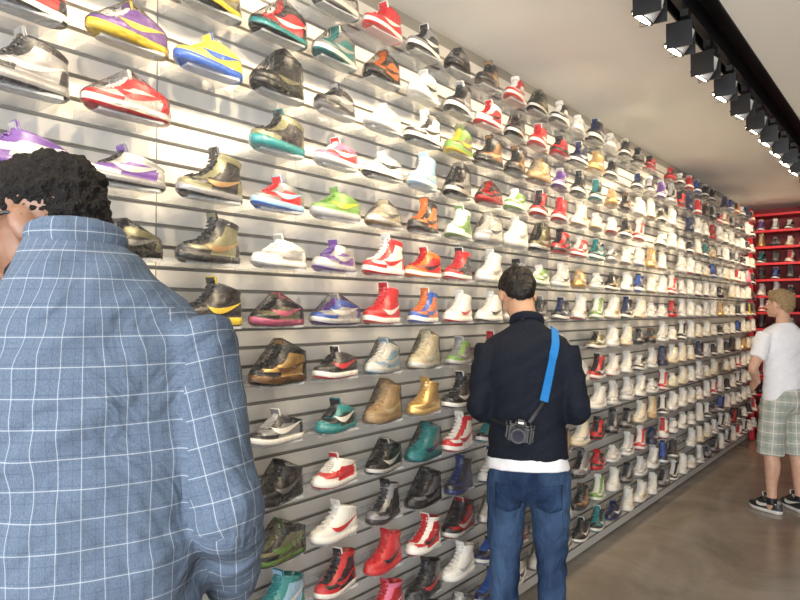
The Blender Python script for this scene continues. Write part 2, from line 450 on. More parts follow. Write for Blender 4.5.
def film_mesh(st):
    bm = bmesh.new(); bm.from_mesh(SM[st])
    r = bmesh.ops.convex_hull(bm, input=bm.verts[:])
    ks = {g_ for g_ in r['geom'] if isinstance(g_, bmesh.types.BMFace)}
    bmesh.ops.delete(bm, geom=[f for f in bm.faces if f not in ks], context='FACES')
    bmesh.ops.delete(bm, geom=[v for v in bm.verts if not v.link_faces], context='VERTS')
    c = Vector((L/2, 0, .04))
    for v in bm.verts:
        v.co = c+(v.co-c)*1.02; v.co.z = max(v.co.z, -.001)
    me = bpy.data.meshes.new('film_'+st); bm.to_mesh(me); bm.free()
    me.materials.clear(); me.materials.append(M_film)
    for p in me.polygons: p.use_smooth = True; p.material_index = 0
    return me
FM = {k: film_mesh(k) for k in STY}

wall_disp = bpy.data.objects.new('sneaker_wall_display', None); coll.objects.link(wall_disp)
def put_shoe(parent, st, pal, loc, rz, scale=1.0, zs=1.0, tilt=0, film=False):
    o = bpy.data.objects.new('sneaker_'+st, SM[st]); coll.objects.link(o); o.parent = parent
    Mx = Matrix.Translation(loc) @ Matrix.Rotation(rz, 4, 'Z') @ Matrix.Rotation(tilt, 4, 'Y') @ Matrix.Diagonal((scale, scale, scale*zs, 1)) @ Matrix.Translation((-L/2, 0, 0))
    o.matrix_local = Mx
    for i, k in enumerate(pal):
        o.material_slots[i].link = 'OBJECT'; o.material_slots[i].material = SH[k]
    if film:
        f = bpy.data.objects.new('shrink_film', FM[st]); coll.objects.link(f); f.parent = parent; f.matrix_local = Mx
    return o
P = lambda s: tuple(s.split())   # midsole outsole upper overlay stripe laces
PRE = {
 (0,3):('bulky',P('G K G K LG K')),(0,2):('low',P('P K LG P W P')),(0,5):('mid',P('K K K G W K')),(0,4):('mid',P('W K R K W K')),
 (1,5):('mid',P('W K K R W K')),(1,4):('low',P('Y Y P P Y W')),(1,3):('low',P('W R LG R R W')),(1,2):('low',P('G K P SV LG K')),(1,1):('low',P('K K K OL G K')),
 (2,5):('low',P('Y K OL K Y K')),(2,4):('low',P('B B Y Y B Y')),(2,3):None,(2,2):('high',P('G K K OL BZ K')),(2,1):('high',P('K K OL K BZ K')),(2,0):('bulky',P('Y K K K Y K')),(2,-1):('mid',P('W K BZ G R K')),
 (3,5):('mid',P('T K R K W R')),(3,4):('high',P('K K K K OL K')),(3,3):('bulky',P('T T K OL K K')),(3,2):('low',P('LB B R G LB R')),(3,1):('low',P('W LG SV W LG W')),
 (3,0):('low',P('PK PK OL K PK K')),(3,-1):('bulky',P('BR K GO K BR K')),(3,-2):('low',P('W LG G K W LG')),(3,-3):('mid',P('K K K K G K')),(3,-4):('mid',P('GR K OL K GR OL')),(3,-5):('bulky',P('T T LB T W T')),
 (4,6):('low',P('W G LG G K W')),(4,5):('mid',P('W T T G LG T')),(4,4):('low',P('K G G K LG K')),(4,3):('low',P('W LG R PK W W')),(4,2):('low',P('LG LG GR GR Y GR')),(4,1):('low',P('LG P P SV LG P')),
 (4,0):('low',P('W P LG B W P')),(4,-1):('low',P('W R K K R K')),(4,-2):('low',P('T T K T W K')),(4,-3):('low',P('W R R W R W')),(4,-4):('mid',P('W W W W R W')),(4,-5):('high',P('W R K R R K')),
 (5,5):('mid',P('K K O K K O')),(5,4):('low',P('W LG W LG LG W')),(5,3):('low',P('W K W LG K W')),(5,2):('low',P('W TN CR LG G CR')),(5,1):('high',P('W R W R R W')),(5,0):('high',P('W R R R W R')),
 (5,-1):('mid',P('W LB LB W W W')),(5,-2):('high',P('TN TN TN TN CR TN')),(5,-3):('mid',P('W K K K W K')),(5,-4):('high',P('K K K G K K')),(5,-5):('high',P('R R R R K R')),(5,-6):('high',P('PK R R PK W R')),
 (6,6):('mid',P('W K K G W K')),(6,5):('mid',P('W W LG W K W')),(6,4):('high',P('W K W K K W')),(6,3):('high',P('W LB LB LB W W')),(6,2):('high',P('K K O K K O')),(6,1):('mid',P('W O R O K R')),
 (6,0):('high',P('W B O B B O')),(6,-1):('high',P('W CR CR CR W CR')),(6,-2):('high',P('GO GO GO GO GO GO')),(6,-3):('high',P('T T T T N T')),(6,-4):('high',P('K K G K K K')),(6,-5):('high',P('W R R W K R')),(6,-6):('high',P('K K K K R K')),
 (7,5):('high',P('W K G K LG K')),(7,4):('mid',P('GR Y OL GR Y Y')),(7,3):('high',P('W K LG K G K')),(7,2):('high',P('W GR GR W GR W')),(7,1):('high',P('W R K R K R')),(7,0):('high',P('W R W W R W')),
 (7,-1):('mid',P('LG G G GR LG G')),(7,-2):('high',P('W K K K W K')),(7,-3):('high',P('W R W R R W')),(7,-4):('high',P('N N N K N N')),(7,-5):('high',P('W R R K W K')),(7,-6):('high',P('W W W W LG W')),
 (8,1):('high',P('W W W W LG W')),(8,0):('high',P('W K W W K W')),(8,-1):('high',P('W R R K W R')),(8,-4):('high',P('W N N W N W')),(8,-5):('mid',P('W R W W R W')),
}
REDS = [P('W R R R W R'),P('W R W R R W'),P('W R K R W K'),P('W R R W K R'),P('R R R K K R'),P('K R K R R K')]
DARK = [P('W K K K W K'),P('K K K G K K'),P('W K G K LG K'),P('N N N K W N'),P('W B K N W B'),P('W K OL K TN K'),P('W K N K W N'),P('K K G G W K'),P('K K BR K TN K')]
WHT = [P('W W W W LG W'),P('W LG W W K W'),P('W K W K K W'),P('W R W W R W'),P('W W W LG N W'),P('W TN CR W TN W'),P('W LG W LG LG W'),P('W K LG W K W'),P('CR TN W CR LG W'),P('W W W W W W')]
MIX = [P('W O K O O K'),P('GO GO TN GO W TN'),P('W GR W GR GR W'),P('W T T K W T'),P('W Y K Y Y K'),P('TN TN CR TN GO CR'),P('W K OL OL W K'),P('W BR TN BR BR W'),P('W P LG P K P'),P('PK PK LG PK W LG'),P('SV SV SV K K SV')]
rnd = random.Random(11)
def rand_pal(c, k):
    if k >= 5: w = (.24, .48, .14, .14)
    elif k >= 2: w = (.17, .26, .44, .13) if c < 16 else (.08, .20, .65, .07)
    elif k >= -3: w = (.10, .28, .49, .13) if c < 14 else (.05, .18, .72, .05)
    else: w = (.14, .38, .38, .10) if c < 14 else (.05, .30, .61, .04)
    return rnd.choice(rnd.choices([REDS, DARK, WHT, MIX], w)[0])
SP_Y = .247
def colY(c): return .555+c*SP_Y
ncol = int((YB-.55-colY(0))/SP_Y)+1
shelf_bm = bmesh.new()
m, nt, b = new_mat('acrylic_clear')
b.inputs['Base Color'].default_value = (.74,.77,.79,1); b.inputs['Roughness'].default_value = .12; b.inputs['Alpha'].default_value = .25
M_acr = m
for c in range(-3, ncol):
    for k in range(-7, 7):
        y = colY(c)+rnd.uniform(-.006, .006); z = 1.452+.18*k
        if (c, k) in PRE:
            if PRE[(c, k)] is None: continue
            st, pal = PRE[(c, k)]
        else:
            if rnd.random() < .025: continue
            hi = .5 if c > 5 else .2
            st = rnd.choices(['high', 'mid', 'low', 'bulky'], [hi, .3, .35, .1])[0]
            pal = rand_pal(c, k)
        if k == 6 and st in ('high',): st = 'mid'
        rz = radians(-90+10+rnd.uniform(-8, 6))
        put_shoe(wall_disp, st, pal, (WX+.115, y, z+.004), rz, rnd.uniform(.90, .96), zs=rnd.uniform(.82, .92), film=(c < 11 and rnd.random() < .30))
        box(shelf_bm, WX+.072, y, z, .138, .17, .003)
        box(shelf_bm, WX+.004, y, z+.012, .004, .17, .028)
        box(shelf_bm, WX+.140, y, z+.003, .003, .17, .007)
obj_from_bm(shelf_bm, 'acrylic_shelves', [M_acr], parent=wall_disp)

# ------------------------------------------------------------------ red rack on the back wall
rack = bpy.data.objects.new('red_display_rack', None); coll.objects.link(rack)
bm = bmesh.new()
rx0 = WX+.03; ry0 = YB-.42
for i in range(5):
    xx = rx0+.03+i*.62
    for yy in (ry0, YB-.03): box(bm, xx, yy, 1.36, .05, .05, 2.70)
    for zz in (.05, 1.4, 2.68): box(bm, xx, (ry0+YB-.03)/2, zz, .03, .4, .03)
NS = 13
for j in range(NS+1):
    zz = .16+j*.19
    box(bm, rx0+.03+1.24, (ry0+YB)/2-.01, zz, 2.5, .40, .012)
    box(bm, rx0+.03+1.24, ry0-.01, zz-.003, 2.5, .02, .026)
obj_from_bm(bm, 'rack_frame', [M_red], parent=rack)
for j in range(NS):
    for i in range(17):
        if rnd.random() < .04: continue
        put_shoe(rack, rnd.choice(['high', 'mid', 'low']), rnd.choice(rnd.choice([DARK, DARK, REDS, WHT, WHT, MIX])),
                 (rx0+.12+i*.148, ry0+.145, .167+j*.19), radians(-90+rnd.uniform(-8, 8)), 1.05, zs=.9)

# ------------------------------------------------------------------ track lighting
M_emit, nt, b = new_mat('lamp_glow')
b.inputs['Base Color'].default_value = (1,.9,.7,1); b.inputs['Emission Color'].default_value = (1,.86,.62,1); b.inputs['Emission Strength'].default_value = 18
trk = bpy.data.objects.new('track_lighting', None); coll.objects.link(trk)
TX = -.77
bm = bmesh.new(); box(bm, TX, 2.9, CEIL+.02, .036, 11.7, .034)
box(bm, TX, 2.9, CEIL+.08, .012, 11.7, .10)
obj_from_bm(bm, 'track_rail', [M_blkmetal], parent=trk)
def lamp_mesh():
    bm = bmesh.new()
    cyl(bm, (0, 0, .03), (0, 0, -.035), .010, n=12)
    box(bm, 0, 0, .0, .03, .11, .028)
    box(bm, -.02, .052, -.085, .10, .007, .105); box(bm, -.02, -.052, -.085, .10, .007, .105)
    box(bm, -.02, 0, -.036, .10, .11, .007)
    d = Vector((-.62, 0, -.78)).normalized()
    c = Vector((-.02, 0, -.09))
    cyl(bm, c-d*.055, c-d*.02, .024, .040, 20, 1)
    cyl(bm, c-d*.02, c+d*.045, .042, .046, 20, 1)
    cyl(bm, c+d*.045, c+d*.049, .049, .049, 20, 0)
    cyl(bm, c+d*.0495, c+d*.0505, .040, .040, 20, 2)
    cyl(bm, c+Vector((0, -.056, 0)), c+Vector((0, .056, 0)), .007, n=10)
    bmesh.ops.recalc_face_normals(bm, faces=bm.faces)
    me = bpy.data.meshes.new('track_spotlight'); bm.to_mesh(me); bm.free()
    for mm in (M_blkmetal, M_silver, M_emit): me.materials.append(mm)
    return me, c+d*.07
LM, lp = lamp_mesh()
ld = bpy.data.lights.new('spot_beam', 'SPOT'); ld.energy = 38; ld.color = (1, .80, .53); ld.spot_size = radians(108); ld.spot_blend = 1.0; ld.shadow_soft_size = .025
for i in range(24):
    y = -.66+i*.385
    if y > 8.0: break
    o = bpy.data.objects.new('track_spotlight', LM); coll.objects.link(o); o.parent = trk; o.location = (TX, y, CEIL-.02)
    o.rotation_euler = (0, 0, radians(rnd.uniform(-12, 12)))
    s = bpy.data.objects.new('spot_beam', ld); coll.objects.link(s); s.parent = o; s.location = lp
    dv = Vector((WX-TX-lp.x, 0, (1.85 if i % 2 else 2.1)-(CEIL-.02)-lp.z))
    s.rotation_euler = dv.to_track_quat('-Z', 'Y').to_euler()
    if i == 20 or i == 18:
        o.rotation_euler = (0, 0, radians(-80))

a = bpy.data.lights.new('window_daylight', 'AREA'); a.shape = 'RECTANGLE'; a.size = 4.6; a.size_y = 2.05; a.energy = 350; a.color = (.95, .97, 1)
ao = bpy.data.objects.new('window_daylight', a); coll.objects.link(ao); ao.location = (1.05, YF+.1, 1.48)
ao.rotation_euler = Vector((0, 1, .08)).to_track_quat('-Z', 'Y').to_euler()
w = bpy.data.worlds.new('World'); scene.world = w; w.use_nodes = True
w.node_tree.nodes['Background'].inputs[0].default_value = (.75,.86,1,1); w.node_tree.nodes['Background'].inputs[1].default_value = 1.0

# ------------------------------------------------------------------ people
def person(name, loc, phi, k):
    e = bpy.data.objects.new(name, None); coll.objects.link(e)
    e.location = loc; e.rotation_euler = (0, 0, phi); e.scale = (k, k, k)
    return e
def lean_y(z, lean):
    return lean*max(0, z-1.0)
def torso_tube(bm, rows, lean=0):
    rr = catmull(rows, 4)
    tube(bm, [(x, y+lean_y(z, lean), z) for z, rx, ry, x, y in rr], [(rx, ry) for z, rx, ry, x, y in rr], 36, ref=(1, 0, 0))
def arm_pts(sh, el, wr, r):
    sh, el, wr = map(Vector, (sh, el, wr))
    pts = [sh, sh.lerp(el, .35), sh.lerp(el, .75), el, el.lerp(wr, .3), el.lerp(wr, .7), wr]
    rad = [r[0], r[0]*.97, r[1]*1.02, r[1], r[1]*.98, (r[1]+r[2])/2, r[2]]
    return pts, rad
def smooth_path(pts, rad, sub=3):
    rows = catmull([(*p, r) for p, r in zip(pts, rad)], sub)
    return [Vector(q[:3]) for q in rows], [q[3] for q in rows]
def hand(bm, w, d, n, side, curl=.45, s=1.0):
    w = Vector(w); d = Vector(d).normalized(); n = Vector(n); n = (n-d*n.dot(d)).normalized()
    t = d.cross(n)
    if t.dot(Vector(side)) < 0: t = -t
    tube(bm, [w-d*.03*s, w+d*.01*s, w+d*.045*s, w+d*.075*s, w+d*.092*s], [(.024*s, .021*s), (.027*s, .019*s), (.038*s, .017*s), (.041*s, .015*s), (.036*s, .010*s)], 20, ref=t)
    for off, ln, ct in ((.030, .072, .9), (.010, .080, 1.0), (-.010, .075, 1.05), (-.029, .058, 1.15)):
        p = w+d*.078*s+t*off*s; a = curl*.35*ct
        pts = [p]; ang = a
        for fr_ in (.30, .42, .30, .24):
            p = p+(d*cos(ang)+n*sin(ang)+t*off*.8)*ln*fr_*s*1.05; pts.append(p); ang += curl*ct
        tube(bm, pts, [.0098*s, .0092*s, .0088*s, .0078*s, .0055*s], 10, ref=t)
    p = w+d*.022*s+t*.022*s; pts = [p]; v = (d*.62+t*.72+n*.28).normalized()
    for l_ in (.036, .032, .026):
        p = p+v*l_*s; pts.append(p); v = (v+d*.28+n*.15*curl).normalized()
    tube(bm, pts, [.015*s, .0125*s, .0105*s, .0065*s], 10, ref=n)
def head(parent, M, skin, hairmat, neck_base, hair='short', glasses=False, nr=.056, beard=False):
    bm = bmesh.new()
    ell(bm, (0, -.012, .030), (.074, .094, .083), M); ell(bm, (0, .018, -.028), (.062, .068, .078), M)
    ell(bm, (0, .036, -.078), (.040, .042, .030), M); ell(bm, (0, .068, -.088), (.020, .018, .018), M)
    for s in (1, -1):
        ell(bm, (s*.075, -.006, -.008), (.009, .019, .031), M, rot=(radians(-10), 0, s*radians(-22)))
        ell(bm, (s*.071, .002, -.022), (.009, .010, .012), M)
        ell(bm, (s*.036, .060, -.028), (.022, .020, .020), M)
        ell(bm, (s*.030, .076, .020), (.022, .012, .008), M)
        ell(bm, (s*.010, .098, -.032), (.008, .010, .007), M)
    tube(bm, [M @ Vector((0, .084, .012)), M @ Vector((0, .097, -.008)), M @ Vector((0, .110, -.026)), M @ Vector((0, .098, -.036))], [.008, .010, .012, .008], 12)
    ell(bm, (0, .088, -.056), (.021, .010, .0055), M); ell(bm, (0, .085, -.067), (.018, .010, .006), M)
    nb = Vector(neck_base); nt_ = M @ Vector((0, -.022, -.045)); nm = nb.lerp(nt_, .5)+Vector((0, -.008, 0))
    tube(bm, [nb+Vector((0, 0, -.05)), nb, nm, nt_], [nr*1.15, nr*1.05, nr, nr*.98], 24)
    remesh(bm, 'head', .0045, 3, [skin], parent)
    bm = bmesh.new()
    for s in (1, -1): ell(bm, (s*.030, .076, .001), (.0125, .0125, .0105), M, seg=14)
    obj_from_bm(bm, 'eyes', [M_eye], parent, True)
    bm = bmesh.new()
    for s in (1, -1):
        ell(bm, (s*.030, .0855, .001), (.0055, .0045, .0055), M, seg=12)
    obj_from_bm(bm, 'irises', [M_iris], parent, True)
    bm = bmesh.new()
    for s in (1, -1): tube(bm, [M @ Vector((s*.014, .090, .022)), M @ Vector((s*.030, .090, .027)), M @ Vector((s*.048, .078, .022))], [.0028, .0036, .002], 8)
    obj_from_bm(bm, 'eyebrows', [hairmat], parent, True)
    bm = bmesh.new(); ell(bm, (0, .0935, -.0565), (.019, .006, .004), M, seg=14); ell(bm, (0, .091, -.066), (.016, .006, .0045), M, seg=14)
    obj_from_bm(bm, 'lips', [M_lip], parent, True)
    bm = bmesh.new()
    if hair == 'curly':
        ell(bm, (0, -.020, .044), (.079, .098, .076), M); ell(bm, (0, -.062, .008), (.068, .050, .072), M); ell(bm, (0, -.074, -.033), (.048, .028, .040), M)
        f = lambda co: .0075*noise.noise(co*62)+.005*noise.noise(co*130)
    elif hair == 'short':
        ell(bm, (0, -.018, .042), (.081, .100, .077), M); ell(bm, (0, -.058, .008), (.072, .058, .074), M); ell(bm, (0, -.070, -.033), (.052, .034, .043), M)
        ell(bm, (.012, .045, .084), (.050, .042, .028), M)
        f = lambda co: .006*noise.noise(Vector((co.x*60, co.y*60, co.z*18)))+.005*noise.noise(co*35)
    else:
        ell(bm, (0, -.018, .046), (.082, .101, .082), M); ell(bm, (0, -.060, .015), (.072, .058, .070), M); ell(bm, (0, -.072, -.025), (.052, .034, .042), M)
        ell(bm, (0, .055, .085), (.050, .038, .030), M)
        f = lambda co: .006*noise.noise(Vector((co.x*50, co.y*50, co.z*20)))+.004*noise.noise(co*90)
    remesh(bm, 'hair', .0035, 1, [hairmat], parent, disp=f)
    if beard:
        bm = bmesh.new()
        tube(bm, [M @ Vector((sin(t_)*.064, .002+cos(t_)*.052*1.25, -.066-.018*cos(t_))) for t_ in [(-1.45+2.9*i/14) for i in range(15)]],
             [(.016+.006*cos((-1.45+2.9*i/14)), .010) for i in range(15)], 12, ref=M.to_3x3() @ Vector((0, 0, 1)))
        remesh(bm, 'beard', .004, 2, [hairmat], parent, disp=lambda co: .002*noise.noise(co*120))
    if glasses:
        bm = bmesh.new()
        for s in (1, -1):
            tube(bm, [M @ Vector(p) for p in ((s*.079, -.012, .004), (s*.083, .01, .014), (s*.079, .06, .012), (s*.066, .104, .008))], [.002, .0034, .0034, .0037], 8)
            tube(bm, [M @ Vector((s*.034+.026*cos(a_), .107-abs(.026*cos(a_)+s*.034)*.12, .002+.019*sin(a_))) for a_ in [2*pi*i/20 for i in range(20)]], .0026, 8, closed=True)
        tube(bm, [M @ Vector((-.010, .106, .006)), M @ Vector((0, .110, .009)), M @ Vector((.010, .106, .006))], .002, 8)
        obj_from_bm(bm, 'glasses', [M_blk], parent, True)
def folds(amp, f1=9, seed=0):
    def f(co):
        q = Vector((co.x*f1, co.y*f1, co.z*f1*.8+seed))
        a_ = noise.noise(q); b2 = noise.noise(Vector((co.x*4+seed, co.y*4, co.z*22-co.x*14)))
        return amp*(a_*.8+b2*.7)
    return f
def legs(parent, mat, name, hipx=.095, foot=.10, r=(.093, .066, .052), top=1.0, waist=(.165, .115), cuff=.07, kneey=.015, amp=.006, voxel=.010, uv=False, bottom=None):
    bm = bmesh.new(); chains = []
    torso_tube(bm, [(top, waist[0]*.98, waist[1]*.98, 0, 0), (.95, waist[0]*1.02, waist[1]*1.05, 0, -.005), (.90, waist[0]*1.06, waist[1]*1.12, 0, -.01), (.84, waist[0]*1.02, waist[1]*1.02, 0, -.008), (.80, waist[0]*.85, waist[1]*.8, 0, -.005)])
    for s in (1, -1):
        hip = Vector((s*hipx, 0, .90)); kn = Vector((s*(hipx+foot)/2, kneey, .50)); an = Vector((s*foot, -.01, cuff))
        pts = [hip, hip.lerp(kn, .3), hip.lerp(kn, .7), kn, kn.lerp(an, .3), kn.lerp(an, .7), an]
        rad = [r[0], r[0]*.98, (r[0]+r[1])/2, r[1], r[1]*.98, (r[1]+r[2])/2, r[2]]
        if bottom:
            pts = [hip, hip.lerp(kn, .35), hip.lerp(kn, .7), Vector((kn.x*1.05, kn.y, bottom))]
            rad = [r[0], r[0]*1.02, r[0]*1.02, r[0]*1.0]
        chains.append(list(zip([Vector(p) for p in pts], rad)))
        pp, rr = smooth_path(pts, rad); tube(bm, pp, rr, 28, ref=(1, 0, 0))
    o = remesh(bm, name, voxel, 5, [mat], parent, disp=folds(amp, 8, 3))
    if uv: uv_cloth(o, chains, None, Rc=.1)
    return o
def shoes_on(parent, xs, pal, yaws=(0, 0), y=.05, st='low'):
    for x, yw in zip(xs, yaws):
        put_shoe(parent, st, pal, (x, y, .0), radians(90)+yw, 1.16)
class Torso:
    def __init__(s, rows, zmax): s.rows = rows; s.zmax = zmax
    def __call__(s, z):
        rw = s.rows
        if z <= rw[0][0]: return rw[0][1], rw[0][2]
        for a_, b2 in zip(rw[:-1], rw[1:]):
            if z <= b2[0]:
                t = (z-a_[0])/(b2[0]-a_[0]); return a_[1]+(b2[1]-a_[1])*t, a_[2]+(b2[2]-a_[2])*t
        return rw[-1][1], rw[-1][2]

# ---- man in the windowpane shirt (left foreground)
k1 = 1.04
man1 = person('man_in_plaid_shirt', (-1.054, .477, 0), radians(56), k1)
rows = [(.80,.186,.140,0,0), (.90,.182,.138,0,0), (1.02,.176,.134,0,0), (1.14,.172,.130,0,0), (1.27,.178,.130,0,0), (1.37,.178,.124,0,0), (1.43,.160,.108,-.004,-.005), (1.48,.118,.090,-.012,-.002), (1.53,.080,.075,-.018,.005), (1.552,.066,.068,-.020,.010)]
bm = bmesh.new(); torso_tube(bm, rows, .04)
ch = []
for sh, el, wr in (((.148, .0, 1.416), (.212, -.045, 1.14), (.222, .085, .965)), ((-.156, .01, 1.405), (-.225, -.01, 1.15), (-.19, .12, 1.0))):
    p_, r_ = arm_pts(sh, el, wr, (.066, .059, .044)); ch.append(list(zip([Vector(q) for q in p_], r_)))
    pp, rr = smooth_path(p_, r_); tube(bm, pp, rr, 28, ref=(0, 1, 0))
sh1 = remesh(bm, 'shirt', .0085, 4, [M_shirt], man1, disp=folds(.014, 7, 1))
T = Torso(rows, 1.45); uv_cloth(sh1, ch, T, Rt=.19, Rc=.065, uoff=.014)
bm = bmesh.new()
cp = [Vector((-.020+.069*cos(a_), .026+.072*sin(a_), 1.552-.014*sin(a_))) for a_ in [2*pi*i/28 for i in range(28)]]
tube(bm, cp, (.022, .007), 12, ref=(0, 0, 1), closed=True)
col1 = remesh(bm, 'shirt_collar', .004, 2, [M_shirt], man1); uv_cloth(col1, [[(Vector((0, 0, 1.5)), .07), (Vector((0, 0, 1.62)), .07)]], None, Rc=.07)
bm = bmesh.new()
hands1 = bmesh.new()
for c_, sgn in ((ch[0], 1), (ch[1], -1)):
    a_, b2 = c_[-2][0], c_[-1][0]; d = (b2-a_).normalized()
    tube(bm, [b2-d*.05, b2-d*.045, b2+d*.008, b2+d*.012], [.044, .0475, .045, .038], 24)
    hand(hands1, b2+d*.03, d+Vector((0, .05, 0)), (-sgn, .1, 0), (0, 1, .3), .4, 1.08)
cf = remesh(bm, 'shirt_cuffs', .0045, 2, [M_shirt], man1); uv_cloth(cf, ch, None, Rc=.065)
remesh(hands1, 'hands', .0032, 2, [M_skin_dark], man1)
Mh = Matrix.Translation((-.088, .110, 1.588)) @ Matrix.Rotation(radians(74), 4, 'Z') @ Matrix.Rotation(radians(-16), 4, 'X')
head(man1, Mh, M_skin_dark, M_hair_black, (-.020, .025, 1.53), 'curly', glasses=True, nr=.056, beard=True)
legs(man1, M_jeans2, 'trousers', hipx=.10, foot=.13, r=(.098, .074, .062), waist=(.168, .122))
shoes_on(man1, (.13, -.13), P('W K K K W K'), (radians(-8), radians(8)), y=.04)

# ---- man in navy blazer (centre)
k2 = .95
man2 = person('man_in_navy_blazer', (-1.255, 2.325, 0), radians(31), k2)
rows = [(.962,.174,.142,0,-.008), (1.01,.168,.136,0,-.004), (1.10,.158,.126,0,0), (1.20,.163,.124,0,0), (1.30,.180,.128,0,0), (1.40,.188,.122,0,0), (1.458,.172,.104,0,.002), (1.495,.120,.086,0,.002), (1.520,.078,.072,0,.006), (1.535,.066,.066,0,.010)]
bm = bmesh.new(); torso_tube(bm, rows, .07)
arms2 = []
for s in (1, -1):
    p_, r_ = arm_pts((s*.158, .02, 1.436), (s*.206, -.02, 1.165), (s*.12, .165, 1.13), (.062, .053, .043)); arms2.append(p_)
    pp, rr = smooth_path(p_, r_); tube(bm, pp, rr, 28, ref=(0, 1, 0))
blz = remesh(bm, 'blazer', .0085, 3, [M_blazer], man2, disp=folds(.012, 7, 5))
bm = bmesh.new()
cp = [Vector((.068*cos(a_), .045+.068*sin(a_), 1.538-.030*sin(a_))) for a_ in [2*pi*i/28 for i in range(28)]]
tube(bm, cp, (.018, .007), 12, ref=(0, 0, 1), closed=True)
remesh(bm, 'blazer_collar', .004, 2, [M_blazer], man2)
bm = bmesh.new(); torso_tube(bm, [(.918,.173,.146,0,-.012), (.95,.170,.140,0,-.008), (1.0,.155,.12,0,0)])
remesh(bm, 'shirt_tail', .007, 2, [M_white], man2, disp=folds(.005, 14, 8))
bm = bmesh.new()
for s, p_ in ((1, arms2[0]), (-1, arms2[1])):
    d = (p_[-1]-p_[-2]).normalized()
    hand(bm, p_[-1]+d*.03, d+Vector((0, .2, .35)), (-s*.6, 0, .8), (0, .3, 1), .6)
remesh(bm, 'hands', .0032, 2, [M_skin_mid], man2)
Mh = Matrix.Translation((-.038, .110, 1.655)) @ Matrix.Rotation(radians(14), 4, 'Z') @ Matrix.Rotation(radians(-34), 4, 'X')
head(man2, Mh, M_skin_mid, M_hair_str, (-.004, .047, 1.51), 'short')
jo = legs(man2, M_jeans, 'jeans', hipx=.088, foot=.108, r=(.088, .064, .056), waist=(.154, .118), top=.99, amp=.010)
bmj = bmesh.new(); bmj.from_mesh(jo.data); tree = BVHTree.FromBMesh(bmj)
bm = bmesh.new()
M_pocket = denim('denim_pocket', (.01,.022,.06), (.035,.075,.16))
for s in (1, -1):
    nu, nv = 8, 8; grid = []
    for j in range(nv+1):
        row = []
        for i in range(nu+1):
            u = -.052+.104*i/nu; z = .875-.105*j/nv - (0 if j < nv else (.018*(1-abs(i/nu*2-1))))
            h = tree.ray_cast(Vector((s*.084+u, -.5, z)), Vector((0, 1, 0)))
            row.append(bm.verts.new((h[0] if h[0] else Vector((s*.084+u, -.12, z)))+Vector((0, -.003, 0))))
        grid.append(row)
    for j in range(nv):
        for i in range(nu): bm.faces.new((grid[j][i], grid[j][i+1], grid[j+1][i+1], grid[j+1][i]))
po = obj_from_bm(bm, 'jeans_pockets', [M_pocket], man2, True)
sm = po.modifiers.new('s', 'SOLIDIFY'); sm.thickness = .002
bmj.free()
shoes_on(man2, (.108, -.108), P('W W LG W K W'), (radians(-8), radians(8)), y=.04)
# DSLR on a cross-body strap
cam_e = bpy.data.objects.new('dslr_camera', None); coll.objects.link(cam_e)
cam_e.location = man2.location; cam_e.rotation_euler = man2.rotation_euler; cam_e.scale = man2.scale
bmb = bmesh.new(); bmb.from_mesh(blz.data); tb = BVHTree.FromBMesh(bmb)
def snap(x, z, off=.006):
    h = tb.ray_cast(Vector((x, -.6, z)), Vector((0, 1, 0)))
    return (h[0] if h[0] else Vector((x, -.14, z)))+Vector((0, -off, 0))
def snap_top(x, y, off=.006):
    h = tb.ray_cast(Vector((x, y, 2)), Vector((0, 0, -1))); return (h[0] if h[0] else Vector((x, y, 1.48)))+Vector((0, 0, off))
def ribbon(pts, wd, th, name, mat):
    bm = bmesh.new(); rings = []
    for i, p in enumerate(pts):
        t = (pts[min(i+1, len(pts)-1)]-pts[max(i-1, 0)]).normalized()
        c = Vector((0, .04, p.z-.15 if p.z > 1.4 else p.z)); nrm = (p-c); nrm = (nrm-t*nrm.dot(t)).normalized(); b_ = t.cross(nrm)
        rings.append([bm.verts.new(p+b_*sx*wd/2+nrm*sy*th/2) for sx, sy in ((-1, -1), (1, -1), (1, 1), (-1, 1))])
    for A, B in zip(rings[:-1], rings[1:]):
        for j in range(4): bm.faces.new((A[j], A[(j+1) % 4], B[(j+1) % 4], B[j]))
    bm.faces.new(rings[0]); bm.faces.new(rings[-1])
    return obj_from_bm(bm, name, [mat], man2)
back = [snap(.112+(.060-.112)*t, 1.450+(1.215-1.450)*t, .009) for t in [i/10 for i in range(11)]]
topp = [snap_top(.115, y_, .009) for y_ in (.09, .06, .03, 0)]
front = []
for i in range(12):
    t = i/11; x = .11+(-.16-.11)*t; z = 1.44+(1.12-1.44)*t
    h = tb.ray_cast(Vector((x, .6, z)), Vector((0, -1, 0)))
    front.append((h[0] if h[0] else Vector((x, .13, z)))+Vector((0, .009, 0)))
front.reverse()
ribbon(front+topp, .022, .004, 'strap_front', M_blk)
ribbon(topp[1:]+back, .036, .005, 'strap_pad', M_strap)
low = [snap(.060+(.000-.060)*t, 1.215+(1.130-1.215)*t, .010) for t in [i/5 for i in range(6)]]
ribbon(low, .014, .004, 'strap_webbing', M_blk)
low2 = [snap(-.08-.07*t, 1.11+.02*t, .010) for t in [i/5 for i in range(6)]]
ribbon(low2, .012, .004, 'strap_webbing_side', M_blk)
cc = snap(-.040, 1.095, .047)
bm = bmesh.new()
Mc = Matrix.Translation(cc) @ Matrix.Rotation(radians(8), 4, 'Y') @ Matrix.Diagonal((.86, .86, .86, 1))
def bbox(*a_, off=.006):
    vs = box(bm, *a_, 0, Mc); es = list({e for v in vs for e in v.link_edges}); bmesh.ops.bevel(bm, geom=es, offset=off, segments=3, affect='EDGES')
bbox(0, 0, 0, .124, .048, .080, off=.010); bbox(0, -.004, .048, .050, .050, .034, off=.009); bbox(.050, -.018, -.004, .030, .045, .078, off=.010)
